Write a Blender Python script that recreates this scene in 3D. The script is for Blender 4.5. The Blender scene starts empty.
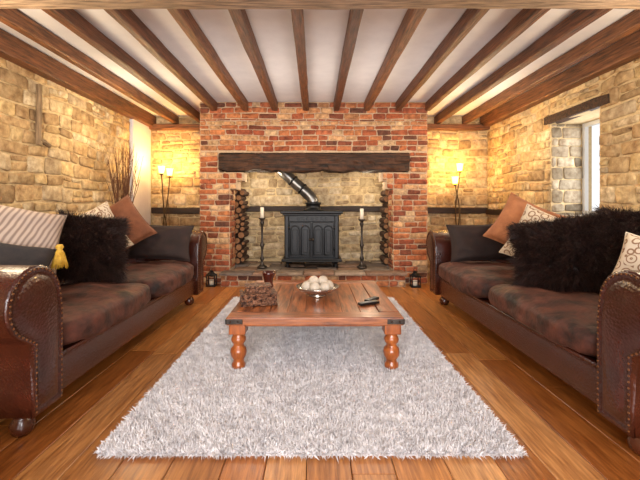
import bpy, bmesh, math, random
import numpy as np
from mathutils import Vector, Matrix, noise

def lin(c):
    return tuple(((v/255)/12.92 if v/255 <= 0.04045 else ((v/255+0.055)/1.055)**2.4) for v in c)

# ---------------------------------------------------------------- materials
def new_mat(name):
    m = bpy.data.materials.new(name); m.use_nodes = True
    nt = m.node_tree; b = nt.nodes['Principled BSDF']
    return m, nt, b

def mat(name, c1, c2=None, rough=0.5, metal=0.0, scale=8.0, stretch=(1,1,1), bump=0.0, bscale=None,
        attr=False, sheen=0.0, coat=0.0, emit=None, estr=0.0, trans=0.0, detail=6, contrast=0.25, rvar=0.0, voro=False, spec=None, stint=None):
    m, nt, b = new_mat(name)
    N = nt.nodes; L = nt.links
    c1 = lin(c1); c2 = lin(c2) if c2 else c1
    tc = N.new('ShaderNodeTexCoord'); mp = N.new('ShaderNodeMapping')
    mp.inputs['Scale'].default_value = stretch
    L.new(tc.outputs['Object'], mp.inputs['Vector'])
    vec = mp.outputs['Vector']
    at = None
    if attr:
        at = N.new('ShaderNodeAttribute'); at.attribute_name = 'Col'
        ad = N.new('ShaderNodeVectorMath'); ad.operation = 'MULTIPLY_ADD'
        ad.inputs[1].default_value = (37, 53, 71)
        L.new(at.outputs['Color'], ad.inputs[0]); L.new(mp.outputs['Vector'], ad.inputs[2])
        vec = ad.outputs['Vector']
    nz = N.new('ShaderNodeTexNoise'); nz.inputs['Scale'].default_value = scale
    nz.inputs['Detail'].default_value = detail; nz.inputs['Roughness'].default_value = 0.6
    L.new(vec, nz.inputs['Vector'])
    rp = N.new('ShaderNodeValToRGB')
    rp.color_ramp.elements[0].position = 0.5-contrast; rp.color_ramp.elements[1].position = 0.5+contrast
    rp.color_ramp.elements[0].color = (*c1, 1); rp.color_ramp.elements[1].color = (*c2, 1)
    L.new(nz.outputs['Fac'], rp.inputs['Fac'])
    col = rp.outputs['Color']
    if attr:
        mx = N.new('ShaderNodeMix'); mx.data_type = 'RGBA'; mx.blend_type = 'MULTIPLY'
        mx.inputs[0].default_value = 1.0
        L.new(at.outputs['Color'], mx.inputs[6]); L.new(col, mx.inputs[7]); col = mx.outputs[2]
    L.new(col, b.inputs['Base Color'])
    b.inputs['Roughness'].default_value = rough
    b.inputs['Metallic'].default_value = metal
    if spec is not None: b.inputs['Specular IOR Level'].default_value = spec
    if rvar:
        mr = N.new('ShaderNodeMapRange'); mr.inputs[3].default_value = rough-rvar; mr.inputs[4].default_value = rough+rvar
        L.new(nz.outputs['Fac'], mr.inputs[0]); L.new(mr.outputs[0], b.inputs['Roughness'])
    if sheen:
        b.inputs['Sheen Weight'].default_value = sheen; b.inputs['Sheen Roughness'].default_value = 0.4
        if stint: b.inputs['Sheen Tint'].default_value = (*lin(stint),1)
    if coat:
        b.inputs['Coat Weight'].default_value = coat; b.inputs['Coat Roughness'].default_value = 0.15
    if trans: b.inputs['Transmission Weight'].default_value = trans
    if emit:
        b.inputs['Emission Color'].default_value = (*lin(emit), 1); b.inputs['Emission Strength'].default_value = estr
    if bump:
        if voro:
            n2 = N.new('ShaderNodeTexVoronoi'); n2.inputs['Scale'].default_value = bscale or scale*3
            out = n2.outputs['Distance']
        else:
            n2 = N.new('ShaderNodeTexNoise'); n2.inputs['Scale'].default_value = bscale or scale*3
            n2.inputs['Detail'].default_value = 8; out = n2.outputs['Fac']
        L.new(vec, n2.inputs['Vector'])
        bp = N.new('ShaderNodeBump'); bp.inputs['Strength'].default_value = bump; bp.inputs['Distance'].default_value = 0.02
        L.new(out, bp.inputs['Height']); L.new(bp.outputs['Normal'], b.inputs['Normal'])
    return m

WHITE = (255,255,255)
M_stone = mat('stone_rubble', (168,152,136), WHITE, rough=0.9, scale=13, bump=0.75, bscale=24, attr=True, contrast=0.2)
M_mortar = mat('lime_mortar', (188,162,120), (218,194,152), rough=0.95, scale=25, bump=0.5)
M_brick = mat('old_brick', (140,128,120), (255,250,245), rough=0.9, scale=18, bump=0.55, bscale=45, attr=True, contrast=0.22)
M_bmortar = mat('brick_mortar', (162,134,108), (200,174,146), rough=0.95, scale=30, bump=0.4)
M_plaster = mat('white_plaster', (210,209,217), (224,223,229), rough=0.9, scale=5, bump=0.06)
M_joist = mat('joist_wood', (80,68,60), WHITE, rough=0.55, scale=7, stretch=(9,0.7,9), bump=0.5, bscale=9, attr=True, contrast=0.2)
M_beamx = mat('beam_wood', (95,82,74), WHITE, rough=0.65, scale=7, stretch=(0.7,9,9), bump=0.5, bscale=9, attr=True, contrast=0.2)
M_post = mat('post_wood', (115,100,88), WHITE, rough=0.7, scale=7, stretch=(9,9,.7), bump=0.5, bscale=9, attr=True, contrast=0.2)
M_lintel = mat('charred_oak', (12,8,5), (84,50,28), rough=0.75, scale=5, stretch=(0.7,6,8), bump=1.0, bscale=6, contrast=0.17)
M_floor = mat('oak_floor', (146,118,94), WHITE, rough=0.33, scale=6, stretch=(11,0.8,1), bump=0.1, bscale=10, attr=True, contrast=0.24, rvar=0.1, coat=0.08)
M_dark = mat('dark_gap', (40,22,12), rough=0.9)
M_leather = mat('brown_leather', (38,15,9), (80,34,21), rough=0.25, scale=5, bump=0.16, bscale=90, voro=True, contrast=0.3, coat=0.35)
M_leather2 = mat('dark_leather_panel', (38,15,9), (76,33,21), rough=0.25, scale=7, bump=0.16, bscale=70, voro=True, contrast=0.3, coat=0.35)
M_velvet = mat('brown_velvet', (20,8,6), (92,48,35), rough=0.65, scale=9, sheen=0.1, stint=(200,130,100), bump=0.7, bscale=16, contrast=0.15, detail=9)
M_velvet2 = mat('dark_velvet', (26,15,12), (50,29,23), rough=0.8, scale=9, sheen=0.08, stint=(200,140,110), bump=0.2)
M_fur = mat('dark_fur', (12,6,4), (60,31,21), rough=0.6, scale=30, contrast=0.22)
M_tan = mat('tan_suede', (100,55,30), (140,84,52), rough=0.7, scale=12, sheen=0.1, bump=0.15, bscale=60)
M_tan2 = mat('lit_tan_suede', (142,86,52), (186,122,78), rough=0.7, scale=12, sheen=0.1, bump=0.15, bscale=60)  # tan suede as lit on the right sofa, brightness put into the colour
M_slate = mat('slate_fabric', (28,27,32), (52,44,44), rough=0.85, scale=14, bump=0.2, bscale=80)
M_gold = mat('gold_tassel', (180,130,26), (236,192,70), rough=0.6, scale=60)
M_bronze = mat('bronze_stud', (130,90,56), rough=0.3, metal=0.9)
M_rug = mat('rug_wool', (200,195,196), (250,247,247), rough=0.95, scale=16, contrast=0.22, detail=8, sheen=0.1)
M_iron = mat('cast_iron', (14,15,17), (28,28,30), rough=0.42, scale=20, metal=0.4, bump=0.05)
M_pew = mat('pewter', (50,46,43), (90,82,76), rough=0.35, metal=0.85, scale=20)
M_steel = mat('flue_steel', (40,40,42), (170,168,166), rough=0.3, metal=0.9, scale=4, contrast=0.3)
M_candle = mat('candle_wax', (240,230,210), rough=0.5)
M_table = mat('sheesham', (78,34,18), (192,116,66), rough=0.3, scale=4, stretch=(1.0,9,9), bump=0.15, bscale=9, contrast=0.2, coat=0.25)
M_tabley = mat('sheesham_side',(78,34,18),(192,116,66),rough=.3,scale=4,stretch=(9,1,9),bump=0.15,bscale=9,contrast=.2,coat=.25)
M_tleg = mat('sheesham_leg', (106,44,18), (200,114,56), rough=0.28, scale=5, stretch=(7,7,1), contrast=0.25, coat=0.35)
M_carve = mat('carved_wood', (50,27,19), (156,108,80), rough=0.6, scale=45, bump=1.0, bscale=60, voro=True, contrast=0.12)
M_flag = mat('flagstone', (150,140,130), WHITE, rough=0.7, scale=9, bump=0.3, attr=True)
M_bark = mat('bark', (48,30,20), (96,66,45), rough=0.9, scale=30, bump=0.8)
M_logend = mat('log_end', (104,68,42), (164,116,74), rough=0.85, scale=22)
M_twig = mat('dried_twig', (64,36,22), (110,68,42), rough=0.8, scale=20)
M_cer = mat('glazed_vase', (60,38,28), (84,52,36), rough=0.3)
M_lampm = mat('lamp_metal', (60,44,26), (100,74,44), rough=0.4, metal=0.8)
M_shade = mat('lamp_glow', (255,210,130), rough=0.4, emit=(255,190,80), estr=9)
M_red = mat('dark_red_glass', (60,20,16), (90,36,26), rough=0.15, coat=0.5)
M_ball = mat('decor_ball', (176,160,138), (226,216,200), rough=0.6, scale=20, bump=0.3)
M_silver = mat('silver_bowl', (170,160,150), (205,198,190), rough=0.2, metal=0.9)
M_plastic = mat('black_plastic', (16,16,18), rough=0.3)
M_button = mat('remote_buttons', (120,120,124), rough=0.5)
M_frame = mat('window_paint', (226,228,230), rough=0.5)
M_carve2=mat('mahogany_foot',(54,24,14),(90,44,24),rough=.25,coat=.4,scale=10)

def pattern_mat(name, ca, cb, scale, kind='wave', ang=0.7, dist=0.0, pos=0.5, soft=.05):
    m, nt, b = new_mat(name); N = nt.nodes; L = nt.links
    tc = N.new('ShaderNodeAttribute'); tc.attribute_name = 'Pat'
    mp = N.new('ShaderNodeMapping'); mp.inputs['Rotation'].default_value = (0,0,ang)
    L.new(tc.outputs['Vector'], mp.inputs['Vector'])
    if kind=='wave':
        w = N.new('ShaderNodeTexWave'); w.inputs['Scale'].default_value = scale; w.inputs['Distortion'].default_value = dist
        w.inputs['Detail'].default_value = 1; out=w.outputs['Color']
        L.new(mp.outputs['Vector'], w.inputs['Vector'])
    else:
        v = N.new('ShaderNodeTexVoronoi'); v.inputs['Scale'].default_value = scale; v.inputs['Randomness'].default_value=.8
        L.new(mp.outputs['Vector'], v.inputs['Vector'])
        mm = N.new('ShaderNodeMath'); mm.operation='MULTIPLY'; mm.inputs[1].default_value=17
        L.new(v.outputs['Distance'], mm.inputs[0])
        sn = N.new('ShaderNodeMath'); sn.operation='SINE'; L.new(mm.outputs[0], sn.inputs[0]); out=sn.outputs[0]
    rp = N.new('ShaderNodeValToRGB'); rp.color_ramp.elements[0].position = max(0,pos-soft); rp.color_ramp.elements[1].position = pos+soft
    rp.color_ramp.elements[0].color = (*lin(ca),1); rp.color_ramp.elements[1].color = (*lin(cb),1)
    L.new(out, rp.inputs['Fac']); L.new(rp.outputs['Color'], b.inputs['Base Color'])
    n2=N.new('ShaderNodeTexNoise'); n2.inputs['Scale'].default_value=40; L.new(tc.outputs['Vector'],n2.inputs['Vector'])
    bp=N.new('ShaderNodeBump'); bp.inputs['Strength'].default_value=.4; bp.inputs['Distance'].default_value=.01
    L.new(n2.outputs['Fac'],bp.inputs['Height']); L.new(bp.outputs['Normal'],b.inputs['Normal'])
    b.inputs['Roughness'].default_value = 0.85
    return m
M_strip = pattern_mat('knitted_cloth', (138,118,106), (188,168,152), 2.6, 'wave', 0.35, 1.5, 0.4, .3)
M_pat = pattern_mat('patterned_cloth', (214,198,174), (142,106,78), 3.4, 'vor', 0.4, pos=.6, soft=.2)

# ---------------------------------------------------------------- mesh builder
class MB:
    def __init__(s): s.v=[]; s.f=[]; s.m=[]; s.c=[]; s.p=[]; s.sm=[]; s.mats=[]
    def mi(s, m):
        if m not in s.mats: s.mats.append(m)
        return s.mats.index(m)
    def add(s, vs, fs, m, col=(1,1,1), smooth=False, pat=None):
        o=len(s.v); k=s.mi(m)
        s.v.extend([tuple(v) for v in vs]); s.f.extend([tuple(i+o for i in f) for f in fs])
        s.m.extend([k]*len(fs)); s.sm.extend([smooth]*len(fs)); s.c.extend([col]*len(vs))
        s.p.extend(pat if pat is not None else [(0,0,0)]*len(vs))
    def obj(s, name, parent=None):
        me=bpy.data.meshes.new(name); me.from_pydata(s.v, [], s.f)
        for m in s.mats: me.materials.append(m)
        me.polygons.foreach_set('material_index', s.m); me.polygons.foreach_set('use_smooth', s.sm)
        a=me.color_attributes.new('Col','FLOAT_COLOR','POINT')
        a.data.foreach_set('color', np.array([(*c,1) for c in s.c],dtype=np.float32).ravel())
        if any(q!=(0,0,0) for q in s.p[:200000:7]):
            a=me.attributes.new('Pat','FLOAT_VECTOR','POINT')
            a.data.foreach_set('vector', np.array(s.p,dtype=np.float32).ravel())
        me.update(); ob=bpy.data.objects.new(name,me); bpy.context.scene.collection.objects.link(ob)
        if parent: ob.parent=parent
        return ob
def empty(name):
    e=bpy.data.objects.new(name,None); e.empty_display_size=0.1; bpy.context.scene.collection.objects.link(e); return e

def box(mb, lo, hi, m, bev=0.0, col=(1,1,1), seg=2, M=None):
    lo=Vector(lo); hi=Vector(hi)
    bm=bmesh.new(); bmesh.ops.create_cube(bm,size=1.0)
    c=(lo+hi)/2; d=hi-lo
    for v in bm.verts: v.co=Vector((v.co.x*d.x, v.co.y*d.y, v.co.z*d.z))
    if bev>0: bmesh.ops.bevel(bm, geom=bm.edges[:], offset=min(bev, min(d)*0.45), segments=seg, profile=0.5, affect='EDGES')
    bm.verts.index_update()
    vs=[(M@v.co if M else v.co)+c for v in bm.verts]; fs=[[v.index for v in f.verts] for f in bm.faces]
    bm.free(); mb.add(vs,fs,m,col,smooth=False)

def lathe(mb, base, prof, m, seg=20, axis=Vector((0,0,1)), col=(1,1,1), sx=1.0, smooth=True):
    base=Vector(base); axis=Vector(axis).normalized(); q=Vector((0,0,1)).rotation_difference(axis)
    vs=[];fs=[]
    for (r,z) in prof:
        for i in range(seg):
            a=2*math.pi*i/seg; vs.append(base+q@Vector((r*math.cos(a),r*math.sin(a)*sx,z)))
    n=len(prof)
    for j in range(n-1):
        for i in range(seg):
            a=j*seg+i; b=j*seg+(i+1)%seg; fs.append((a,b,b+seg,a+seg))
    if prof[0][0]>1e-4: fs.append(tuple(range(seg))[::-1])
    if prof[-1][0]>1e-4: fs.append(tuple((n-1)*seg+i for i in range(seg)))
    mb.add(vs,fs,m,col,smooth)

def tube(mb, pts, r, m, seg=8, col=(1,1,1)):
    pts=[Vector(p) for p in pts]; rs=r if isinstance(r,(list,tuple)) else [r]*len(pts)
    vs=[];fs=[]; up=Vector((0.13,1,0.07)).normalized()
    for i,p in enumerate(pts):
        t=(pts[min(i+1,len(pts)-1)]-pts[max(i-1,0)]).normalized()
        a=t.cross(up).normalized(); b=t.cross(a).normalized()
        for k in range(seg):
            g=2*math.pi*k/seg; vs.append(p+(a*math.cos(g)+b*math.sin(g))*rs[i])
    for i in range(len(pts)-1):
        for k in range(seg):
            a=i*seg+k; b=i*seg+(k+1)%seg; fs.append((a,a+seg,b+seg,b))
    fs.append(tuple(range(seg))); fs.append(tuple((len(pts)-1)*seg+k for k in range(seg))[::-1])
    mb.add(vs,fs,m,col,True)

def timber(mb, p0, p1, w, h, m, seed=0, col=(1,1,1), jit=0.006, step=0.18, lowf=1.0):
    p0=Vector(p0); p1=Vector(p1); d=p1-p0; n=max(2,int(d.length/step)); t=d.normalized()
    up=Vector((0,0,1)) if abs(t.z)<0.9 else Vector((0,1,0))
    a=t.cross(up).normalized(); b=a.cross(t).normalized(); rr=random.Random(seed)
    c=0.010
    sec=[(-w/2+c,-h/2),(w/2-c,-h/2),(w/2,-h/2+c),(w/2,h/2-c),(w/2-c,h/2),(-w/2+c,h/2),(-w/2,h/2-c),(-w/2,-h/2+c)]
    vs=[];fs=[]
    for i in range(n+1):
        p=p0+d*(i/n); ox=noise.noise(Vector((i*0.35,seed*3.1,0)))*jit*2*lowf; oz=noise.noise(Vector((i*0.35,seed*3.1,9)))*jit*1.2*lowf
        for (x,y) in sec:
            vs.append(p+a*(x+ox+rr.uniform(-jit,jit)*0.6)+b*(y+oz+rr.uniform(-jit,jit)*0.6))
    for i in range(n):
        for k in range(8):
            q=i*8+k; r2=i*8+(k+1)%8; fs.append((q,r2,r2+8,q+8))
    fs.append(tuple(range(8))[::-1]); fs.append(tuple(n*8+k for k in range(8)))
    mb.add(vs,fs,m,col,False)

def courses(v0,v1,lo,hi,rr):
    out=[];v=v0
    while v<v1-1e-4:
        h=rr.uniform(lo,hi)
        if v1-(v+h)<lo*0.8: h=v1-v
        out.append((v,v+h)); v+=h
    return out

def masonry(mb, O, U, V, N, rects, crs, lens, joint, depth, pal, m, seed=1, rad=0.02, jit=0.006, warp=0.0, split=0.0):
    O=Vector(O);U=Vector(U);V=Vector(V);N=Vector(N); flip=U.cross(V).dot(N)<0
    rr=random.Random(seed)
    def stone(cu,cv,w,h):
        r=min(rad*rr.uniform(0.7,1.4),w*0.4,h*0.4)
        j2=min(jit,w*.12,h*.12)
        pts=[]
        for (sx,sy,a0) in ((1,1,0),(-1,1,90),(-1,-1,180),(1,-1,270)):
            jx=rr.uniform(-j2,j2); jy=rr.uniform(-j2,j2)
            for k in range(3):
                g=math.radians(a0+k*45)
                pts.append([sx*(w/2-r)+r*math.cos(g)+jx+rr.uniform(-j2,j2)*.4, sy*(h/2-r)+r*math.sin(g)+jy+rr.uniform(-j2,j2)*.4])
        d=depth*rr.uniform(0.5,1.3); e=min(0.010,w*0.2,h*0.2)
        tx=rr.uniform(-1,1)*d*.25; ty=rr.uniform(-1,1)*d*.25
        vs=[]
        def P(x,y,z):
            u=cu+x; v=cv+y
            if warp:
                v+=warp*noise.noise(Vector((u*1.3+seed*7,v*1.1,3.3))); u+=warp*.6*noise.noise(Vector((u*1.1,v*1.7+seed,8.8)))
            return O+U*u+V*v+N*z
        for (nn,ins) in ((-0.004,0),(d*0.65,0),(d,e)):
            for (x,y) in pts:
                fx=1-ins/(w/2); fy=1-ins/(h/2)
                z=nn if nn<0 else nn+(tx*x/(w/2)+ty*y/(h/2)+rr.uniform(-1,1)*d*0.06)*(1 if warp else .3)
                vs.append(P(x*fx,y*fy,z))
        vs.append(P(0,0,d*1.05))
        fs=[]
        for j in range(2):
            for i in range(12):
                q=j*12+i; s2=j*12+(i+1)%12; fs.append((q,s2,s2+12,q+12))
        for i in range(12): fs.append((24+i,24+(i+1)%12,36))
        if flip: fs=[f[::-1] for f in fs]
        c=lin(rr.choice(pal)); k=rr.uniform(0.84,1.14)
        mb.add(vs,fs,m,tuple(min(1,x*k) for x in c),True)
    for (u0,v0,u1,v1) in rects:
        for ci,(a,b) in enumerate(crs):
            a2=max(a,v0); b2=min(b,v1)
            if b2-a2<0.028: continue
            u=u0; first=True
            while u<u1-1e-4:
                L=rr.uniform(*lens)*(1 if rr.random()>.2 else .7)
                if first and ci%2: L*=0.55
                first=False
                if u1-(u+L)<lens[0]*0.6: L=u1-u
                w=L-joint; h=(b2-a2)-joint; cu=u+L/2; cv=(a2+b2)/2; u+=L
                if rr.random()<split and h>.1:
                    f=rr.uniform(.38,.62); h1=h*f-joint/2; h2=h*(1-f)-joint/2
                    stone(cu,a2+joint/2+h1/2,w,h1)
                    if w>.22:
                        g=rr.uniform(.4,.6); wa=w*g-joint/2; wb=w*(1-g)-joint/2
                        stone(cu-w/2+wa/2,b2-joint/2-h2/2,wa,h2); stone(cu+w/2-wb/2,b2-joint/2-h2/2,wb,h2)
                    else: stone(cu,b2-joint/2-h2/2,w,h2)
                else: stone(cu,cv,w,h)

STONE=[(222,194,146),(214,182,134),(228,204,160),(206,176,130),(218,196,158),(202,170,124),(226,198,146),(210,188,152),(232,212,174),(190,160,118)]
BRICK=[(202,128,84),(208,150,104),(188,106,70),(222,178,132),(168,90,60),(142,80,56),(198,120,76),(182,100,62),(210,138,90),(118,74,56),(192,114,78),(226,192,150)]
XL,XR,YB,YF,ZC=-2.8,2.9,6.4,-2.5,2.62
BX0,BX1=-1.66,1.62
rs=random.Random(3)
CR=courses(0,ZC,0.08,0.17,rs)
SK=dict(warp=.05,split=.22,rad=.024,jit=.012)

# ---------------------------------------------------------------- room shell
mb=MB()
rf=random.Random(11)
FL=[(208,140,74),(196,124,60),(218,152,86),(184,112,52),(210,142,78),(200,130,66),(224,162,98)]
xx=XL
while xx<XR:
    w=rf.uniform(0.17,0.23); x2=min(xx+w,XR); y=YF-rf.uniform(0,1.5)
    while y<YB:
        l=rf.uniform(1.2,2.4); a=max(y,YF); b=min(y+l,YB)
        if b>a+0.02:
            c=lin(rf.choice(FL)); k=rf.uniform(0.78,1.1)
            vs=[(xx+.0015,a+.0015,-.02),(x2-.0015,a+.0015,-.02),(x2-.0015,b-.0015,-.02),(xx+.0015,b-.0015,-.02)]
            e=.004
            vs+=[(xx+.0015,a+.0015,-e*.6),(x2-.0015,a+.0015,-e*.6),(x2-.0015,b-.0015,-e*.6),(xx+.0015,b-.0015,-e*.6)]
            vs+=[(xx+e,a+e,0),(x2-e,a+e,0),(x2-e,b-e,0),(xx+e,b-e,0)]
            fs=[(8,9,10,11)]
            for j in (0,4):
                for i in range(4): fs.append((j+i,j+(i+1)%4,j+4+(i+1)%4,j+4+i))
            mb.add(vs,fs,M_floor,tuple(min(1,q*k) for q in c))
        y+=l
    xx=x2
box(mb,(XL-.3,YF-.3,-0.15),(XR+.5,YB+.4,-0.012),M_dark)
mb.obj('floor')
mb=MB(); box(mb,(XL-.3,YF-.3,ZC),(XR+.5,YB+.4,ZC+.15),M_plaster); mb.obj('ceiling')

mb=MB(); box(mb,(XL-.3,YF-.3,0),(XL,YB+.3,ZC),M_mortar)
masonry(mb,(XL,0,0),(0,1,0),(0,0,1),(1,0,0),[(YF,0,5.72,ZC)],CR,(0.15,0.38),0.016,0.022,STONE,M_stone,21,**SK)
mb.obj('wall_left')
mb=MB(); box(mb,(XL,5.74,0),(XL+.06,YB-.03,2.46),M_plaster,0.012); mb.obj('trim_corner_plaster')
WY0,WY1,WZ0,WZ1=3.88,4.68,0.97,2.12
mb=MB()
box(mb,(XR,YF-.3,0),(XR+.5,WY0,ZC),M_mortar); box(mb,(XR,WY1,0),(XR+.5,YB+.3,ZC),M_mortar)
box(mb,(XR,WY0,0),(XR+.5,WY1,WZ0),M_mortar); box(mb,(XR,WY0,WZ1),(XR+.5,WY1,ZC),M_mortar)
masonry(mb,(XR,0,0),(0,1,0),(0,0,1),(-1,0,0),[(YF,0,WY0-.015,ZC),(WY1+.015,0,YB,ZC),(WY0,0,WY1,WZ0-.015),(WY0,WZ1+.1,WY1,ZC)],CR,(0.15,0.38),0.016,0.022,STONE,M_stone,22,**SK)
LST=[(186,172,148),(168,154,130),(196,182,156),(152,138,114),(134,122,102)]
masonry(mb,(XR,WY1,0),(1,0,0),(0,0,1),(0,-1,0),[(0,WZ0,.38,WZ1)],CR,(0.14,0.3),0.014,0.016,LST,M_stone,23)
masonry(mb,(XR,WY0,0),(1,0,0),(0,0,1),(0,1,0),[(0,WZ0,.38,WZ1)],CR,(0.14,0.3),0.014,0.016,LST,M_stone,24)
mb.obj('wall_right')
mb=MB(); box(mb,(XR-.03,WY0+.02,WZ0),(XR+.38,WY1-.02,WZ0+.035),M_flag,0.01,col=lin((190,176,154))); mb.obj('trim_window_sill')
mb=MB(); timber(mb,(XR+.03,WY0-.16,WZ1+.05),(XR+.03,WY1+.08,WZ1+.05),.14,.1,M_lintel,5); mb.obj('trim_window_lintel')
mb=MB(); fx0,fx1=XR+.38,XR+.43
z0=WZ0+.035
for (a,b) in ((WY0,WY0+.045),(WY1-.045,WY1),((WY0+WY1)/2-.018,(WY0+WY1)/2+.018)):
    box(mb,(fx0,a,z0),(fx1,b,WZ1),M_frame,.006)
for (a,b) in ((z0,z0+.05),(WZ1-.05,WZ1)):
    box(mb,(fx0+.004,WY0,a),(fx1-.004,WY1,b),M_frame,.006)
mb.obj('window_1')
mb=MB(); box(mb,(XL-.3,YB+.05,0),(XR+.5,YB+.4,ZC),M_mortar)
box(mb,(XL,YB,0),(BX0+.2,YB+.05,ZC),M_mortar); box(mb,(BX1-.2,YB,0),(XR,YB+.05,ZC),M_mortar)
masonry(mb,(0,YB,0),(1,0,0),(0,0,1),(0,-1,0),[(XL+.06,0,BX0,ZC),(BX1,0,XR,ZC)],CR,(0.16,0.4),0.016,0.022,STONE,M_stone,25,**SK)
ST2=[(222,202,168),(206,184,150),(228,210,178),(190,166,130),(212,188,146)]
masonry(mb,(0,YB+.05,0),(1,0,0),(0,0,1),(0,-1,0),[(-1.46,.2,1.42,2.3)],CR,(0.16,0.4),0.016,0.02,ST2,M_stone,26,**SK)
mb.obj('wall_back')
mb=MB()
box(mb,(XL,YF-.3,0),(-1.7,YF,ZC),M_plaster); box(mb,(1.7,YF-.3,0),(XR,YF,ZC),M_plaster)
box(mb,(-1.7,YF-.3,2.2),(1.7,YF,ZC),M_plaster); box(mb,(-1.7,YF-.3,0),(1.7,YF,0.5),M_plaster)
mb.obj('wall_front')
mb=MB()
for a in (-1.7,-.6,.53,1.63): box(mb,(a,YF-.2,.5),(a+.07,YF-.14,2.2),M_frame,.006)
for a in (.5,2.13): box(mb,(-1.7,YF-.195,a),(1.7,YF-.145,a+.07),M_frame,.006)
mb.obj('window_2')

# chimney breast
CB=[]; v=0; rb=random.Random(5)
while v<ZC:
    h=rb.uniform(.074,.084); CB.append((v,min(v+h,ZC))); v+=h
mb=MB()
box(mb,(BX0,5.5,0),(-1.23,5.85,1.6),M_bmortar); box(mb,(BX0,5.85,0),(-1.46,YB-.003,ZC-.003),M_bmortar)
box(mb,(1.13,5.5,0),(BX1,5.85,1.6),M_bmortar); box(mb,(1.42,5.85,0),(BX1,YB-.003,ZC-.003),M_bmortar)
box(mb,(BX0,5.5,1.6),(-1.385,5.85,ZC-.003),M_bmortar); box(mb,(1.355,5.5,1.6),(BX1,5.85,ZC-.003),M_bmortar)
box(mb,(-1.385,5.5,1.885),(1.355,5.85,ZC-.003),M_bmortar)
box(mb,(-1.23,5.5,1.36),(-1.13,5.8,1.6),M_bmortar); box(mb,(-1.13,5.5,1.48),(-1.04,5.8,1.6),M_bmortar)
box(mb,(1.03,5.5,1.36),(1.13,5.8,1.6),M_bmortar); box(mb,(.97,5.5,1.48),(1.03,5.8,1.6),M_bmortar)
kw=dict(rad=0.012,jit=0.006)
F=[(BX0,0,-1.23,1.6),(1.13,0,BX1,1.6),(BX0,1.6,-1.40,1.89),(1.37,1.6,BX1,1.89),(BX0,1.89,BX1,2.28),(BX0,2.34,BX1,ZC-.01),
   (-1.23,1.36,-1.13,1.6),(-1.13,1.48,-1.04,1.6),(1.03,1.36,1.13,1.6),(.97,1.48,1.03,1.6)]
masonry(mb,(0,5.5,0),(1,0,0),(0,0,1),(0,-1,0),F,CB,(0.14,0.26),0.013,0.014,BRICK,M_brick,31,rad=.012,jit=.006,warp=.018)
BUFF=[(220,180,134),(212,160,114),(202,138,94),(228,194,150)]
masonry(mb,(0,5.5,0),(1,0,0),(0,0,1),(0,-1,0),[(BX0,2.28,BX1,2.34)],[(2.28,2.34)],(0.09,0.13),0.01,0.014,BUFF,M_brick,32,**kw)
masonry(mb,(-1.23,0,0),(0,1,0),(0,0,1),(1,0,0),[(5.5,.2,5.85,1.36)],CB,(0.1,0.22),0.012,0.01,BRICK,M_brick,33,**kw)
masonry(mb,(1.13,0,0),(0,1,0),(0,0,1),(-1,0,0),[(5.5,.2,5.85,1.36)],CB,(0.1,0.22),0.012,0.01,BRICK,M_brick,34,**kw)
masonry(mb,(BX0,0,0),(0,1,0),(0,0,1),(-1,0,0),[(5.5,0,YB,ZC-.01)],CB,(0.1,0.22),0.012,0.01,BRICK,M_brick,35,**kw)
masonry(mb,(BX1,0,0),(0,1,0),(0,0,1),(1,0,0),[(5.5,0,YB,ZC-.01)],CB,(0.1,0.22),0.012,0.01,BRICK,M_brick,36,**kw)
mb.obj('wall_chimney_breast')
# rough hewn lintel
mb=MB(); n=90; m_=20; vs=[]
for i in range(n+1):
    t=i/n; x=-1.385+2.74*t
    h=.136+.020*noise.noise(Vector((x*1.3,1,1)))+.018*noise.noise(Vector((x*7,2,1)))
    zc=1.742+.016*noise.noise(Vector((x*.9,5,1)))
    for k in range(m_):
        g=2*math.pi*(k+.5)/m_; cx,cz=math.cos(g),math.sin(g); q=(abs(cx)**7+abs(cz)**7)**(1/7)
        yy=cx/q*.15; zz=cz/q*h
        if zz<-.05: zz+=.11*max(0,noise.noise(Vector((x*4,yy*5,3))))
        nn=.034*noise.noise(Vector((x*4,yy*14,zz*16)))+.018*noise.noise(Vector((x*16,yy*30,zz*50)))
        vs.append((x,5.60+yy+nn,zc+zz+nn*.5))
fs=[]
for i in range(n):
    for k in range(m_): q=i*m_+k; r2=i*m_+(k+1)%m_; fs.append((q,q+m_,r2+m_,r2))
fs.append(tuple(range(m_))); fs.append(tuple(n*m_+k for k in range(m_))[::-1])
mb.add(vs,fs,M_lintel); mb.obj('fireplace_lintel_beam')
# hearth
mb=MB()
box(mb,(-1.3,5.27,0),(1.25,5.48,.16),M_bmortar); box(mb,(-1.21,5.48,0),(1.11,5.85,.16),M_bmortar); box(mb,(-1.455,5.86,0),(1.415,YB+.02,.16),M_bmortar)
masonry(mb,(0,5.27,0),(1,0,0),(0,0,1),(0,-1,0),[(-1.3,0,1.25,.155)],CB,(0.1,0.22),0.014,0.012,BRICK,M_brick,37,**kw)
FG=[(150,132,116),(132,120,110),(166,146,126),(120,106,98),(158,126,104)]
masonry(mb,(0,5.22,.165),(1,0,0),(0,1,0),(0,0,1),[(-1.32,0,1.27,.26)],[(0,.27)],(0.3,0.55),0.008,0.03,FG,M_flag,38,rad=.01,jit=.003)
masonry(mb,(0,5.5,.165),(1,0,0),(0,1,0),(0,0,1),[(-1.20,0,1.10,.35)],[(0,.35)],(0.3,0.55),0.008,0.03,FG,M_flag,39,rad=.01,jit=.003)
masonry(mb,(0,5.86,.165),(1,0,0),(0,1,0),(0,0,1),[(-1.45,0,1.41,.54)],[(0,.28),(.28,.54)],(0.3,0.55),0.008,0.03,FG,M_flag,40,rad=.01,jit=.003)
mb.obj('hearth')
HZ=.207

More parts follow.
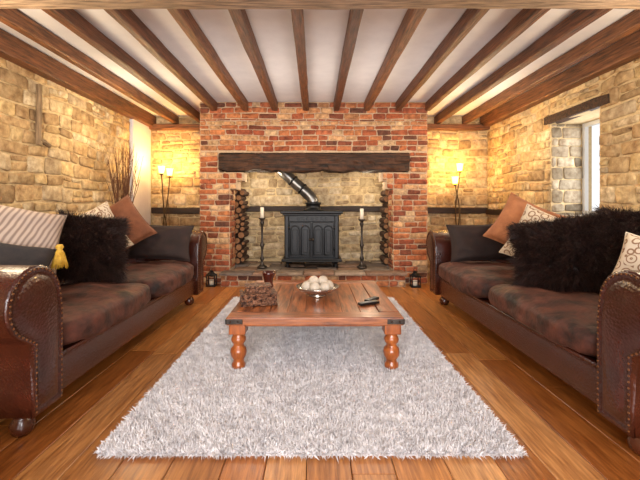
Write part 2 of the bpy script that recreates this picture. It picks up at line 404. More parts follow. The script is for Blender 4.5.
# joists
JC=[(122,72,42),(138,84,50),(108,60,36),(146,92,56),(126,76,46)]
rj=random.Random(8)
for k in range(-6,8):
    X=-0.13+0.435*k
    if k==-6: X=XL+.08
    if k==7: X=XR-.08
    mb=MB()
    ye=5.478 if BX0-.06<X<BX1+.06 else YB-.02
    c=lin(rj.choice(JC)); e_=k in (-6,7)
    hh=.14 if not e_ else .2
    timber(mb,(X,YF+.02,ZC-hh/2-.003),(X+rj.uniform(-.02,.02)*(not e_),ye,ZC-hh/2-.003),rj.uniform(.075,.088) if not e_ else .13,hh-.010,M_joist,k+20,c,jit=.005,lowf=.5,step=.3)
    mb.obj('ceiling_joist')
mb=MB(); timber(mb,(XL+.02,2.42,ZC-.105),(XR-.02,2.42,ZC-.105),.30,.17,M_beamx,77,lin((176,148,122)),jit=.006); mb.obj('ceiling_cross_beam')
for n,(a,b) in enumerate(((XL+.08,BX0-.03),(BX1+.03,XR-.03))):
    mb=MB(); timber(mb,(a,YB-.09,2.42),(b,YB-.09,2.42),.12,.09,M_beamx,60+n,lin((140,88,54))); mb.obj('trim_wall_plate_%d'%(n+1))
    mb=MB(); timber(mb,(a,YB-.03,1.04),(b,YB-.03,1.04),.09,.10,M_beamx,64+n,lin((60,38,28))); mb.obj('trim_rail_%d'%(n+1))
mb=MB(); timber(mb,(XR-.03,4.72,1.02),(XR-.03,YB-.09,1.02),.09,.09,M_joist,70,lin((60,38,28))); mb.obj('trim_rail_3')
mb=MB(); timber(mb,(-1.44,YB+.01,1.07),(1.40,YB+.01,1.07),.07,.09,M_beamx,71,lin((56,38,30))); mb.obj('trim_rail_4')
mb=MB(); timber(mb,(XL+.05,3.8,1.72),(XL+.05,3.8,2.32),.04,.05,M_post,72,lin((170,142,106)),jit=.008)
timber(mb,(XL+.05,3.8,1.78),(XL+.05,3.95,1.73),.04,.04,M_joist,73,lin((150,122,90)),jit=.008); mb.obj('trim_timber_stub')

# ---------------------------------------------------------------- stove
mb=MB()
sx=-0.05
box(mb,(sx-.41,5.72,.30),(sx+.41,6.15,1.0),M_iron,.012)
box(mb,(sx-.47,5.67,1.0),(sx+.47,6.18,1.045),M_iron,.014)
box(mb,(sx-.44,5.69,.975),(sx+.44,6.16,1.0),M_iron,.008)
box(mb,(sx-.45,5.66,.28),(sx+.45,6.16,.325),M_iron,.012)
box(mb,(sx-.40,5.60,.285),(sx+.40,5.68,.31),M_iron,.01)
for a,b in ((-.40,-.345),(.345,.40)): box(mb,(sx+a,5.70,.33),(sx+b,5.73,.97),M_iron,.008)
box(mb,(sx-.345,5.70,.88),(sx+.345,5.725,.97),M_iron,.008)
for i in range(7): box(mb,(sx-.22+i*.07,5.693,.905),(sx-.185+i*.07,5.705,.945),M_iron,.004)
for s in (-1,1):
    c=sx+s*.172
    box(mb,(c-.165,5.69,.345),(c+.165,5.715,.87),M_iron,.01)
    for t in (-1,1):
        cc=c+t*.077; w=.062; n=10
        out=[(cc-w,.385),(cc+w,.385)]+[(cc+w*math.cos(g),.76+.06*math.sin(g)) for g in [math.pi*i/n for i in range(n+1)]]
        pts=[(a,5.672,b) for a,b in out]
        tube(mb,pts+[pts[0]],.008,M_iron,6)
        box(mb,(cc-.035,5.675,.42),(cc+.035,5.692,.76),M_iron,.006)
    lathe(mb,(sx+s*.02,5.69,.62),[(.008,0),(.008,.03),(.02,.035),(.022,.05),(.012,.06),(0,.062)],M_pew,12,(0,-1,0))
    for h in (.45,.76): lathe(mb,(c+s*.165,5.69,h),[(.012,0),(.012,.06)],M_iron,10)
    for yy in (5.72,6.1):
        lathe(mb,(sx+s*.36,yy,HZ),[(.045,0),(.03,.02),(.02,.035),(.035,.06),(.05,.085)],M_iron,12)
lathe(mb,(sx+.02,6.0,1.04),[(.15,0),(.15,.02),(.115,.03),(.115,.1),(.125,.105),(.125,.13),(.10,.135)],M_iron,24)
px,py=sx+.02,6.0
tube(mb,[(px,py,1.12),(px,py,1.19),(px-.03,py+.01,1.25),(px-.09,py+.02,1.31),(px-.28,py+.04,1.475),(px-.5,py+.06,1.68),(px-.56,py+.06,1.78),(px-.57,py+.06,1.9),(px-.57,py+.06,2.4)],.088,M_steel,24)
for f in (.2,.55):
    a=Vector((px-.09,py+.02,1.31)).lerp(Vector((px-.5,py+.06,1.68)),f); dd=Vector((-.41,.04,.37)).normalized()
    tube(mb,[a-dd*.015,a+dd*.015],.096,M_iron,24)
mb.obj('wood_burning_stove')

def candlestick(x,y,z,h):
    mb=MB(); pr=[(.075,0),(.078,.012),(.05,.03),(.03,.05),(.018,.09),(.03,.12),(.034,.14),(.018,.17),(.015,.26),(.022,.30),(.032,.33),(.022,.36),(.015,.40),(.015,h-.28),(.024,h-.25),(.032,h-.225),(.02,h-.2),(.03,h-.185),(.052,h-.17),(.054,h-.158),(.03,h-.155),(0,h-.155)]
    lathe(mb,(x,y,z),pr,M_pew,18)
    lathe(mb,(x,y,z+h-.156),[(.028,0),(.028,.148),(.02,.156),(0,.15)],M_candle,16)
    tube(mb,[(x,y,z+h-.01),(x+.002,y,z+h+.012)],.0018,M_dark,5)
    mb.obj('candlestick')
candlestick(-.78,5.62,HZ,.89); candlestick(.69,5.62,HZ,.87)

def lantern(x,y):
    mb=MB(); s=.055
    box(mb,(x-s-.01,y-s-.01,0),(x+s+.01,y+s+.01,.02),M_iron,.004)
    for a in (-s,s):
        for b in (-s,s): box(mb,(x+a-.006,y+b-.006,.02),(x+a+.006,y+b+.006,.15),M_iron)
    box(mb,(x-s-.01,y-s-.01,.148),(x+s+.01,y+s+.01,.16),M_iron,.003)
    lathe(mb,(x,y,.16),[(.075,0),(.03,.035),(.03,.05),(.012,.06),(0,.062)],M_iron,4,smooth=False)
    lathe(mb,(x,y,.02),[(.03,0),(.03,.07),(0,.072)],M_candle,14)
    tube(mb,[(x+.022*math.cos(g),y,.235+.022*math.sin(g)) for g in [i*math.pi/6 for i in range(13)]],.003,M_iron,6)
    for a in (-s,s): tube(mb,[(x+a,y-s,.085),(x+a,y+s,.085)],.003,M_iron,5)
    for b in (-s,s): tube(mb,[(x-s,y+b,.085),(x+s,y+b,.085)],.003,M_iron,5)
    mb.obj('candle_lantern')
lantern(-1.44,5.3); lantern(1.38,5.25)

def logs(x0,x1,seed):
    """stack of mixed-diameter logs, packed by dropping circles"""
    r_=random.Random(seed); mb=MB(); placed=[]
    for _ in range(150):
        r=r_.uniform(.028,.060); best=None
        for t in range(36):
            x=x0+r+(x1-x0-2*r)*t/35; z=HZ+r
            for (a,b,q) in placed:
                if abs(a-x)<q+r: z=max(z,b+math.sqrt(max(0,(q+r)**2-(a-x)**2)))
            if best is None or z<best[1]: best=(x,z)
        if best[1]+r>1.40: continue
        placed.append((best[0],best[1],r))
    for (x,z,r) in placed:
        y0=5.88+r_.uniform(0,.09); n=12; lobes=[1+r_.uniform(-.10,.0) for _ in range(n)]
        vs=[]
        for yy in (y0,y0+.40):
            for i in range(n):
                g=2*math.pi*i/n; vs.append((x+r*lobes[i]*math.cos(g),yy,z+r*lobes[i]*math.sin(g)))
        fs=[(i,i+n,(i+1)%n+n,(i+1)%n) for i in range(n)]
        mb.add(vs,fs,M_bark); mb.add(vs[n:],[tuple(range(n))[::-1]],M_logend)
        ring=[(x+(p[0]-x)*.86,p[1]-.002,z+(p[2]-z)*.86) for p in vs[:n]]
        mb.add(list(vs[:n])+ring,[(i,(i+1)%n,n+(i+1)%n,n+i) for i in range(n)],M_bark)
        mb.add(ring,[tuple(range(n))],M_logend)
    mb.obj('log_pile')
logs(-1.44,-1.09,1); logs(1.06,1.40,2)

# ---------------------------------------------------------------- floor lamps
def floor_lamp(x,y,heads,seed):
    mb=MB()
    lathe(mb,(x,y,0),[(.14,0),(.14,.012),(.06,.03),(.02,.05),(.012,.08)],M_lampm,24)
    for i,(dx,dy,h) in enumerate(heads):
        ph=i*2.1; pts=[]
        for k in range(15):
            t=k/14; z=.05+t*(h-.05)
            sp=.025+.03*math.sin(t*math.pi)
            ff=max(0,(t-.55)/.45)**1.6
            pts.append((x+sp*math.cos(ph+t*4)*(1-ff)+dx*ff, y+sp*math.sin(ph+t*4)*(1-ff)+dy*ff, z))
        tube(mb,pts,.009,M_lampm,8)
        b=(x+dx,y+dy,h)
        lathe(mb,b,[(.012,-.02),(.03,0),(.034,.012)],M_lampm,16)
        lathe(mb,b,[(.03,.01),(.04,.03),(.045,.07),(.052,.12),(.06,.13),(.055,.13),(.045,.10),(.0,.03)],M_shade,18)
    for i in range(3):
        a=i*2.1+1; pts=[(x+.03*math.cos(a+t*.3)*(1+t*.1),y+.03*math.sin(a+t*.3),.1+t*.14) for t in range(9)]
        tube(mb,pts,.005,M_lampm,6)
    mb.obj('floor_lamp')
    for (dx,dy,h) in heads:
        l=bpy.data.lights.new('lamp_bulb','POINT'); l.energy=17; l.color=(1,.62,.18); l.shadow_soft_size=.05
        o=bpy.data.objects.new('lamp_bulb',l); o.location=(x+dx,y+dy,h+.17); bpy.context.scene.collection.objects.link(o)
floor_lamp(-2.36,6.05,[(-.08,0,1.62),(.06,-.02,1.58)],1)
floor_lamp(2.28,6.05,[(.02,0,1.66),(-.07,-.04,1.45)],2)

mb=MB(); tx,ty=-2.46,4.9
lathe(mb,(tx,ty,0),[(.09,0),(.13,.1),(.15,.25),(.12,.45),(.07,.58),(.06,.64),(.08,.68),(.07,.68),(.05,.62),(0,.5)],M_cer,24)
rt=random.Random(4)
for i in range(48):
    a=rt.uniform(0,6.28); s=rt.uniform(.02,.22); H=rt.uniform(1.4,1.98)
    pts=[]
    for k in range(7):
        t=k/6; pts.append((tx+.03*math.cos(a)+s*math.cos(a)*t**1.5+rt.uniform(-.012,.012)*(k>1),ty+.03*math.sin(a)+s*math.sin(a)*t**1.5+rt.uniform(-.01,.01)*(k>1),.55+t*(H-.55)))
    tube(mb,pts,[.007*(1-.7*k/6) for k in range(7)],M_twig,5)
    for b in range(3):
        p=Vector(pts[rt.randint(3,5)]); q=p+Vector((rt.uniform(-.05,.06),rt.uniform(-.05,.05),rt.uniform(.08,.2)))
        tube(mb,[p,(p+q)/2+Vector((.005,0,0)),q],[.003,.002,.001],M_twig,4)
mb.obj('dried_twig_vase')

# ---------------------------------------------------------------- sofas
def arm_profile():
    P=[(0,.13),(0,.35),(0,.58)]
    cx,cz,r=.185,.655,.175
    for i in range(19):
        g=math.radians(168-i*(168+62)/18); P.append((cx+r*math.cos(g),cz+r*math.sin(g)))
    P+=[(.225,.47),(.21,.38),(.205,.25),(.205,.13)]
    return P
def soft_box(mb,c,d,m,n=22,p=6.0,seed=0,puff=.012):
    bm=bmesh.new(); bmesh.ops.create_cube(bm,size=2.0); bmesh.ops.subdivide_edges(bm,edges=bm.edges[:],cuts=n,use_grid_fill=True)
    bm.verts.index_update(); vs=[]
    for v in bm.verts:
        q=v.co; k=(abs(q.x)**p+abs(q.y)**p+abs(q.z)**p)**(1/p); u=q/k
        w=Vector((u.x*d[0]/2,u.y*d[1]/2,u.z*d[2]/2))
        crown=1+.22*(1-min(1,abs(u.x))**2)*(1-min(1,abs(u.y))**2); w.z*=crown if w.z>0 else 1
        nn=noise.noise(Vector((w.x*4+seed,w.y*4,w.z*4)))*puff+noise.noise(Vector((w.x*13+seed,w.y*13,w.z*13)))*puff*.5
        w+=u.normalized()*nn
        vs.append(w+Vector(c))
    fs=[[v.index for v in f.verts] for f in bm.faces]; bm.free(); mb.add(vs,fs,m,smooth=True)

def sofa(s,xf,Y0,Y1):
    root=empty('sofa'); P=arm_profile(); n=len(P)
    def X(d): return s*(xf+d)
    def fixf(fs,fl): return [f[::-1] for f in fs] if fl else fs
    for nm,yi,o in (('arm_near',Y0,-1),('arm_far',Y1,1)):
        mb=MB(); ns=24; vs=[]
        fl=(s*o)>0
        for j in range(ns+1):
            d=.0+1.0*j/ns
            for (a,z) in P:
                w=.008*noise.noise(Vector((d*7,a*9,z*9+yi)))+.006*noise.noise(Vector((d*22,a*6,z*6+yi)))
                vs.append((X(d),yi+o*(a+w),z+w))
        fs=[]
        for j in range(ns):
            for i in range(n-1):
                q=j*n+i; fs.append((q,q+1,q+1+n,q+n))
            fs.append((j*n+n-1,j*n,j*n+n,j*n+2*n-1))
        mb.add(vs,fixf(fs,fl),M_leather,smooth=True)
        mb.add(vs[-n:],[tuple(range(n))],M_leather)
        def shrink(p,e):
            a,z=p
            if z>.48:
                ca,cz=.185,.655; dx,dz=a-ca,z-cz; L=math.hypot(dx,dz) or 1; k=max(0,(L-e))/L; return (ca+dx*k,cz+dz*k)
            return (min(max(a,e),.205-e), max(z,.13+e))
        rings=[[(X(0),yi+o*a,z) for a,z in P]]
        for e,dd in ((.0,-.008),(.008,-.014),(.022,-.014),(.028,-.006),(.05,-.016),(.08,-.02)):
            rings.append([(X(dd),yi+o*shrink(p,e)[0],shrink(p,e)[1]) for p in P])
        vs=[p for r in rings for p in r]; fs=[]
        for j in range(len(rings)-1):
            for i in range(n):
                fs.append((j*n+i,j*n+(i+1)%n,(j+1)*n+(i+1)%n,(j+1)*n+i))
        fs.append(tuple((len(rings)-1)*n+i for i in range(n)))
        mb.add(vs,fs,M_leather2,smooth=True)
        pth=[shrink(p,.015) for p in P]; acc=0
        for i in range(n-1):
            a=Vector(pth[i]); b=Vector(pth[i+1]); L=(b-a).length
            while acc<L:
                q=a.lerp(b,acc/L) if L>0 else a
                lathe(mb,(X(-.013),yi+o*q.x,q.y),[(.006,0),(.005,.004),(0,.006)],M_bronze,6,(-s,0,0)); acc+=.026
            acc-=L
        mb.obj(nm,root)
    mb=MB()
    vs0=X(.02); vs1=X(1.0)
    box(mb,(min(vs0,vs1),Y0-.02,.13),(max(vs0,vs1),Y1+.02,.34),M_leather,.03,seg=4)
    tube(mb,[(X(.02),Y0,.335),(X(.02),Y1,.335)],.012,M_leather2,8)
    mb.obj('base',root)
    mb=MB(); prof=[(.62,.34),(.66,.50),(.70,.68)]
    for i in range(13):
        g=math.radians(175-i*195/12); prof.append((.83+.13*math.cos(g),.76+.13*math.sin(g)))
    prof+=[(.99,.5),(1.0,.13),(.62,.13)]
    m_=len(prof); ys=[Y0-.16+(Y1-Y0+.32)*j/16 for j in range(17)]; vs=[]
    for y in ys:
        for d,z in prof:
            w=.008*noise.noise(Vector((d*6,y*5,z*6))); vs.append((X(d+w),y,z+w))
    fs=[]
    for j in range(16):
        for i in range(m_): q=j*m_+i; q2=j*m_+(i+1)%m_; fs.append((q,q2,q2+m_,q+m_))
    fs=fixf(fs,s<0); fs.append(tuple(range(m_))); fs.append(tuple(16*m_+i for i in range(m_)))
    mb.add(vs,fs,M_leather,smooth=True); mb.obj('back',root)
    L=(Y1-Y0)/2
    for k in range(2):
        mb=MB(); soft_box(mb,(X(.345),Y0+L*(k+.5),.425),(.80,L-.01,.19),M_velvet,seed=k*7+s*3,p=4.5,puff=.026)
        mb.obj('seat_cushion_%d'%(k+1),root)
    mb=MB()
    for d in (.12,.92):
        for y in (Y0-.1,Y1+.1):
            lathe(mb,(X(d),y,0),[(.035,0),(.05,.02),(.055,.05),(.04,.08),(.03,.095),(.055,.11),(.055,.14)],M_carve2,18)
    mb.obj('feet',root)
    return root
sofa(-1,1.30,1.95,4.2); sofa(1,1.34,1.80,4.2)

# ---------------------------------------------------------------- pillows
def fur_strands(P,Nn,rng,length,width,droop=.3,lean=.7):
    n=len(P); P=np.asarray(P); Nn=np.asarray(Nn)
    d=Nn+rng.normal(0,lean*.5,(n,3)); d/=np.linalg.norm(d,axis=1,keepdims=True)
    L=length*rng.uniform(.6,1.15,(n,1)); side=np.cross(d,rng.normal(0,1,(n,3))); side/=np.linalg.norm(side,axis=1,keepdims=True)
    w=width*rng.uniform(.7,1.2,(n,1))/2
    mid=P+d*L*.55; bend=rng.normal(0,.3,(n,3)); bend[:,2]-=droop
    tip=mid+(d+bend)*L*.5
    return np.stack([P-side*w,P+side*w,mid+side*w*.8,mid-side*w*.8,tip],axis=1).reshape(-1,3)
def add_strands(mb,V,m):
    n=len(V)//5; vs=V.tolist(); fs=[]
    for i in range(n):
        o=i*5; fs.append((o,o+1,o+2,o+3)); fs.append((o+3,o+2,o+4))
    mb.add(vs,fs,m,smooth=True)

def pillow(name,c,Nd,w,h,t,m,roll=0,fur=None,tassel=None,seed=0,piping=None):
    c=Vector(c); Nd=Vector(Nd).normalized(); up=Vector((0,0,1)); a=up.cross(Nd).normalized(); b=Nd.cross(a).normalized()
    r=math.radians(roll); A=a*math.cos(r)+b*math.sin(r); B=-a*math.sin(r)+b*math.cos(r)
    n=22; mb=MB()
    def pos(u,v,sd):
        k=(max(0,(1-u**4))*max(0,(1-v**4)))**.5
        uu=u*(1-.10*(1-v*v)*abs(u)**3); vv=v*(1-.10*(1-u*u)*abs(v)**3)
        z=t/2*k**.85*(1+.22*noise.noise(Vector((u*1.7+seed,v*1.7,sd))))
        wr=.010*noise.noise(Vector((u*4+seed,v*4,sd+3)))*k
        return c+A*(uu*w/2)+B*(vv*h/2)+Nd*(sd*(z)+wr)
    vs=[];fs=[];pat=[]
    for sd in (1,-1):
        for j in range(n+1):
            for i in range(n+1):
                u=-1+2*i/n; v=-1+2*j/n; vs.append(pos(u,v,sd)); pat.append((u+.001,v+.001,.5))
        o=0 if sd==1 else (n+1)**2
        for j in range(n):
            for i in range(n):
                q=o+j*(n+1)+i; f=(q,q+1,q+n+2,q+n+1); fs.append(f if sd==1 else f[::-1])
    mb.add(vs,fs,m,smooth=True,pat=pat)
    edge=[pos(u,-1,1) for u in np.linspace(-1,1,16)]+[pos(1,v,1) for v in np.linspace(-1,1,16)]+[pos(-u,1,1) for u in np.linspace(-1,1,16)]+[pos(-1,-v,1) for v in np.linspace(-1,1,16)]
    ed=[edge[0]]
    for e in edge[1:]:
        if (e-ed[-1]).length>.002: ed.append(e)
    if not fur: tube(mb,ed,.005,piping or m,6)
    if tassel:
        for (u,v) in tassel:
            p=pos(u,v,1); o_=(p-c).normalized()*.015; p=p+o_+Nd*.02
            lathe(mb,p,[(.016,.016),(.024,0),(.015,-.016),(.022,-.028),(.034,-.07),(.04,-.11),(0,-.11)],M_gold,12)
            rg=np.random.default_rng(3)
            for _ in range(40):
                g=rg.uniform(0,6.28); q=p+Vector((.024*math.cos(g),.024*math.sin(g),-.035)); q2=p+Vector((.046*math.cos(g),.046*math.sin(g),-.12-rg.uniform(0,.02)))
                tube(mb,[q,q2],.003,M_gold,4)
    if fur:
        rng=np.random.default_rng(seed+5); cnt=fur; P=[];Q=[]
        for _ in range(cnt):
            sd=1 if rng.random()<.75 else -1; u,v=rng.uniform(-1,1,2)
            p=pos(u,v,sd); cl=noise.noise_vector(p*14)
            nn=(Nd*sd*.8+A*u*abs(u)*.9+B*v*abs(v)*.9+cl*.8).normalized(); P.append(p); Q.append(nn)
        add_strands(mb,fur_strands(P,Q,rng,.085,.0045,droop=.45,lean=.45),m)
    mb.obj(name)

pillow('throw_pillow_knitted',(-1.92,2.44,.88),(.75,-.6,.35),.52,.48,.18,M_strip,roll=-14,seed=1)
pillow('throw_pillow_tasselled',(-1.80,2.20,.72),(.45,-.6,.65),.44,.40,.15,M_slate,roll=-14,seed=2,tassel=((1,1),(1,-1)))
pillow('furry_throw_pillow',(-1.74,2.95,.78),(.65,-.7,.3),.44,.46,.18,M_fur,roll=-8,seed=3,fur=18000)
pillow('throw_pillow_patterned',(-1.92,3.36,.86),(.75,-.6,.3),.46,.46,.14,M_pat,roll=24,seed=4)
pillow('throw_pillow_suede',(-1.90,3.72,.91),(.5,-.8,.3),.48,.48,.15,M_tan,roll=32,seed=5)
pillow('throw_pillow_velvet',(-1.62,3.98,.735),(.08,-.95,.28),.66,.38,.16,M_velvet2,roll=-3,seed=6)
pillow('throw_pillow_velvet',(1.72,3.95,.735),(-.08,-.95,.28),.66,.40,.16,M_velvet2,roll=3,seed=7)
pillow('throw_pillow_suede',(1.96,3.56,.91),(-.5,-.8,.3),.54,.50,.15,M_tan2,roll=-28,seed=8)
pillow('throw_pillow_patterned',(1.86,3.15,.83),(-.7,-.6,.3),.48,.48,.13,M_pat,roll=-22,seed=9)
pillow('furry_throw_pillow',(1.76,2.70,.76),(-.6,-.75,.4),.60,.48,.20,M_fur,roll=10,seed=10,fur=23000)
pillow('furry_throw_pillow',(2.08,2.50,.87),(-.7,-.6,.3),.38,.36,.16,M_fur,roll=-6,seed=11,fur=12000)
pillow('throw_pillow_patterned',(1.88,2.10,.75),(-.75,-.6,.4),.38,.36,.14,M_pat,roll=-12,seed=12)

# ---------------------------------------------------------------- rug
mb=MB(); rx0,rx1,ry0,ry1=-.955,.915,1.68,4.55
box(mb,(rx0,ry0,0.001),(rx1,ry1,.010),M_rug,.004)
rng=np.random.default_rng(1); n=150000
X_=rng.uniform(rx0,rx1,n); Y_=ry0+(ry1-ry0)*rng.uniform(0,1,n)**1.3
P=np.stack([X_,Y_,np.full(n,.007)],1); Q=np.tile([0,0,1.0],(n,1))
Q[:,0]+=.4*np.sin(X_*97+Y_*61)+.35*np.sin(X_*171-Y_*133); Q[:,1]+=.4*np.cos(X_*89-Y_*103)+.35*np.sin(Y_*181+X_*127)
Q[:,0]+=.5*(np.clip((X_-rx1+.05)/.05,0,1)-np.clip((rx0+.05-X_)/.05,0,1))*rng.uniform(0,1.2,n)
Q[:,1]-=.5*np.clip((ry0+.05-Y_)/.05,0,1)*rng.uniform(0,1.4,n)
Q/=np.linalg.norm(Q,axis=1,keepdims=True)
V=fur_strands(P,Q,rng,.030,.0065,droop=.2,lean=.55); V[:,2]=np.maximum(V[:,2],.004)
add_strands(mb,V,M_rug)
# overhanging fringe tufts so the border looks woolly
n=5000; per=rng.uniform(0,1,n); P=[];Q=[]
for t in per:
    s_=t*4
    if s_<1: P.append((rx0+(rx1-rx0)*s_,ry0+.004,.008)); Q.append((0,-1,.55))
    elif s_<2: P.append((rx0+(rx1-rx0)*(s_-1),ry1-.004,.008)); Q.append((0,1,.55))
    elif s_<3: P.append((rx0+.004,ry0+(ry1-ry0)*(s_-2),.008)); Q.append((-1,0,.55))
    else: P.append((rx1-.004,ry0+(ry1-ry0)*(s_-3),.008)); Q.append((1,0,.55))
Q=np.array(Q); Q/=np.linalg.norm(Q,axis=1,keepdims=True)
V=fur_strands(P,Q,rng,.034,.0075,droop=.5,lean=.6); V[:,2]=np.maximum(V[:,2],.003); add_strands(mb,V,M_rug)
mb.obj('shag_rug')

# ---------------------------------------------------------------- coffee table
mb=MB(); tx0,tx1,ty0,ty1,tz=-.585,.585,2.5,3.78,.375
box(mb,(tx0,ty0,tz-.055),(tx1,ty0+.14,tz),M_table,.008)
box(mb,(tx0,ty1-.14,tz-.055),(tx1,ty1,tz),M_table,.008)
box(mb,(tx0,ty0+.141,tz-.055),(tx0+.14,ty1-.141,tz),M_tabley,.006)
box(mb,(tx1-.14,ty0+.141,tz-.055),(tx1,ty1-.141,tz),M_tabley,.006)
k=7; w=(tx1-tx0-.282)/k
for i in range(k):
    box(mb,(tx0+.141+i*w,ty0+.141,tz-.045),(tx0+.141+(i+1)*w-.002,ty1-.141,tz-.003-.001*(i%2)),M_tabley,.003)
box(mb,(tx0+.05,ty0+.05,tz-.075),(tx1-.05,ty1-.05,tz-.046),M_tleg,.004)
for x in (tx0+.07,tx1-.07):
    for y in (ty0+.07,ty1-.07):
        box(mb,(x-.055,y-.055,.255),(x+.055,y+.055,tz-.05),M_tleg,.006)
        lathe(mb,(x,y,.016),[(.038,0),(.046,.012),(.046,.03),(.036,.045),(.034,.06),(.05,.085),(.055,.11),(.05,.135),(.036,.15),(.034,.165),(.046,.18),(.05,.195),(.046,.21),(.038,.222),(.04,.24)],M_tleg,24)
for x,s in ((tx0,1),(tx1,-1)):
    for y,t in ((ty0,1),(ty1,-1)):
        a,b=sorted((x-s*.004,x+s*.11)); c_,d_=sorted((y-t*.004,y+t*.004)); box(mb,(a,c_,tz-.045),(b,d_,tz-.012),M_pew,.002)
        a,b=sorted((x-s*.004,x+s*.004)); c_,d_=sorted((y-t*.004,y+t*.11)); box(mb,(a,c_,tz-.045),(b,d_,tz-.012),M_pew,.002)
        for q in (.03,.08): lathe(mb,(x+s*q,y-t*.004,tz-.028),[(.006,0),(0,.005)],M_bronze,8,(0,-t,0))
mb.obj('coffee_table')

mb=MB(); Mr=Matrix.Rotation(math.radians(14),3,'Z')
def rbox(cx,cy,z0,z1,sx_,sy_,m,b=.004): box(mb,(cx-sx_,cy-sy_,z0),(cx+sx_,cy+sy_,z1),m,b,M=Mr)
bx,by=-.43,2.88
rbox(bx,by,.3755,.385,.135,.10,M_carve); rbox(bx,by,.385,.45,.125,.09,M_carve); rbox(bx,by,.45,.462,.135,.10,M_carve)
rbox(bx,by,.462,.468,.10,.07,M_carve); rbox(bx,by,.468,.505,.09,.062,M_carve); rbox(bx,by,.505,.515,.098,.07,M_carve)
for ux in (-.12,.12):
    for uy in (-.085,.085):
        p=Mr@Vector((ux,uy,0)); lathe(mb,(bx+p.x,by+p.y,.3755),[(.012,0),(.012,.08)],M_carve,8)
mb.obj('carved_wooden_box')
mb=MB(); lathe(mb,(-.42,3.45,.3755),[(.042,0),(.046,.01),(.038,.035),(.042,.07),(.056,.12),(.058,.14),(.053,.14),(.044,.09),(0,.05)],M_red,20); mb.obj('glass_tealight_holder')
mb=MB(); lathe(mb,(.02,3.12,.3755),[(.07,0),(.075,.006),(.05,.012),(.10,.025),(.15,.05),(.178,.078),(.175,.08),(.145,.056),(.09,.03),(0,.02)],M_silver,32)
for (dx,dy,dz,r) in ((-.085,-.01,.075,.045),(-.02,-.06,.075,.045),(.06,-.045,.075,.045),(.09,.03,.075,.045),(0,.05,.075,.045),(-.06,.06,.08,.042),(-.03,0,.12,.042),(.045,.01,.118,.042)):
    lathe(mb,(.02+dx,3.12+dy,.3755+dz-r),[(r*math.sin(math.pi*i/10),r-r*math.cos(math.pi*i/10)) for i in range(11)],M_ball,16)
mb.obj('decorative_ball_bowl')
def remote(x,y,ang,L):
    mb=MB(); M=Matrix.Rotation(math.radians(ang),3,'Z')
    box(mb,(x-.024,y-L/2,.3755),(x+.024,y+L/2,.395),M_plastic,.006,M=M,seg=3)
    for i in range(3):
        for j in range(6):
            p=M@Vector((-.013+i*.013,-L/2+.025+j*.02,0)); q=(x+p.x,y+p.y,.394); lathe(mb,q,[(.004,0),(.004,.003),(0,.0035)],M_button,6)
    mb.obj('remote_control')
remote(.40,2.84,-62,.17); remote(.44,2.95,-40,.15)

mb=MB(); box(mb,(-1.60,1.15,.16),(-1.235,1.50,.20),M_carve2,.008)
for x in (-1.57,-1.27):
    for y in (1.19,1.46): lathe(mb,(x,y,0),[(.014,0),(.02,.04),(.015,.08),(.024,.12),(.024,.17)],M_carve2,12)
mb.obj('footstool')

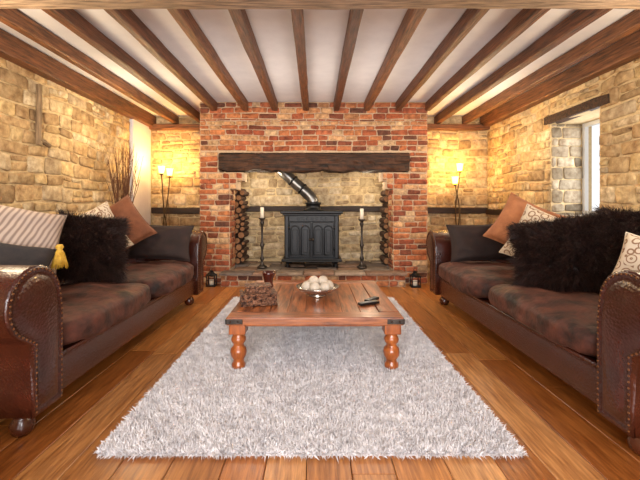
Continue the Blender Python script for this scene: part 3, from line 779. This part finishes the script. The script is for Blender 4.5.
# ---------------------------------------------------------------- lights
def area(name,loc,rot,sx_,sy_,e,col):
    l=bpy.data.lights.new(name,'AREA'); l.shape='RECTANGLE'; l.size=sx_; l.size_y=sy_; l.energy=e; l.color=col
    o=bpy.data.objects.new(name,l); o.location=loc; o.rotation_euler=rot; bpy.context.scene.collection.objects.link(o); return o
area('back_fill',(0,YF+.05,1.4),(math.radians(90),0,0),3.2,1.6,250,(.98,.98,1))  # added white fill, standing for daylight from behind the camera
area('window_light_side',(XR+.36,4.28,1.55),(math.radians(90),0,math.radians(90)),.7,1.0,9,(.94,.97,1))
def pt(name,loc,e,col,r=.15):
    l=bpy.data.lights.new(name,'POINT'); l.energy=e; l.color=col; l.shadow_soft_size=r
    o=bpy.data.objects.new(name,l); o.location=loc; bpy.context.scene.collection.objects.link(o)
pt('wall_light_left',(-2.1,2.4,1.9),36,(1,.83,.57),.2)
pt('warm_fill_right',(2.2,2.4,1.9),33,(1,.84,.60),.2)  # added warm fill off to the right, no fitting behind it
pt('warm_fill_left_far',(-2.1,4.5,1.95),27,(1,.80,.50),.2)  # added fill to lift left wall and ceiling edge, no fitting there
pt('warm_fill_right_far',(2.2,4.9,1.95),25,(1,.82,.54),.2)  # added fill to lift right wall and ceiling edge, no fitting there
pt('room_fill',(0,.2,1.9),24,(1,.94,.86),.3)  # added general fill near the camera, not an actual lamp
pt('room_fill_2',(-.6,4.3,1.6),26,(1,.87,.70),.35)  # added fill beyond the table, one of a pair without any lamp
pt('room_fill_3',(.6,4.3,1.6),26,(1,.87,.70),.35)  # second added fill of the pair
pt('hearth_light_left',(-.85,5.95,1.5),9,(1,.84,.60),.05)
pt('hearth_light_right',(.85,5.95,1.5),9,(1,.84,.60),.05)

w=bpy.data.worlds.new('World'); bpy.context.scene.world=w; w.use_nodes=True
nt=w.node_tree; bg=nt.nodes['Background']
sky=nt.nodes.new('ShaderNodeTexSky'); sky.sky_type='HOSEK_WILKIE'; sky.turbidity=6; sky.sun_direction=(.6,-.2,.75)
mx=nt.nodes.new('ShaderNodeMix'); mx.data_type='RGBA'; mx.inputs[0].default_value=.7; mx.inputs[7].default_value=(1,1,1,1)
nt.links.new(sky.outputs[0],mx.inputs[6]); nt.links.new(mx.outputs[2],bg.inputs[0]); bg.inputs[1].default_value=1.3

cam=bpy.data.cameras.new('Camera'); co=bpy.data.objects.new('Camera',cam); bpy.context.scene.collection.objects.link(co)
co.location=(0,0,1.1); co.rotation_euler=(math.radians(90),0,0); cam.sensor_width=36; cam.lens=36*381/640
cam.shift_x=5/640; cam.shift_y=-33/640; cam.clip_start=.05
bpy.context.scene.camera=co
vs_=bpy.context.scene.view_settings; vs_.view_transform='Standard'; vs_.look='None'; vs_.exposure=.13
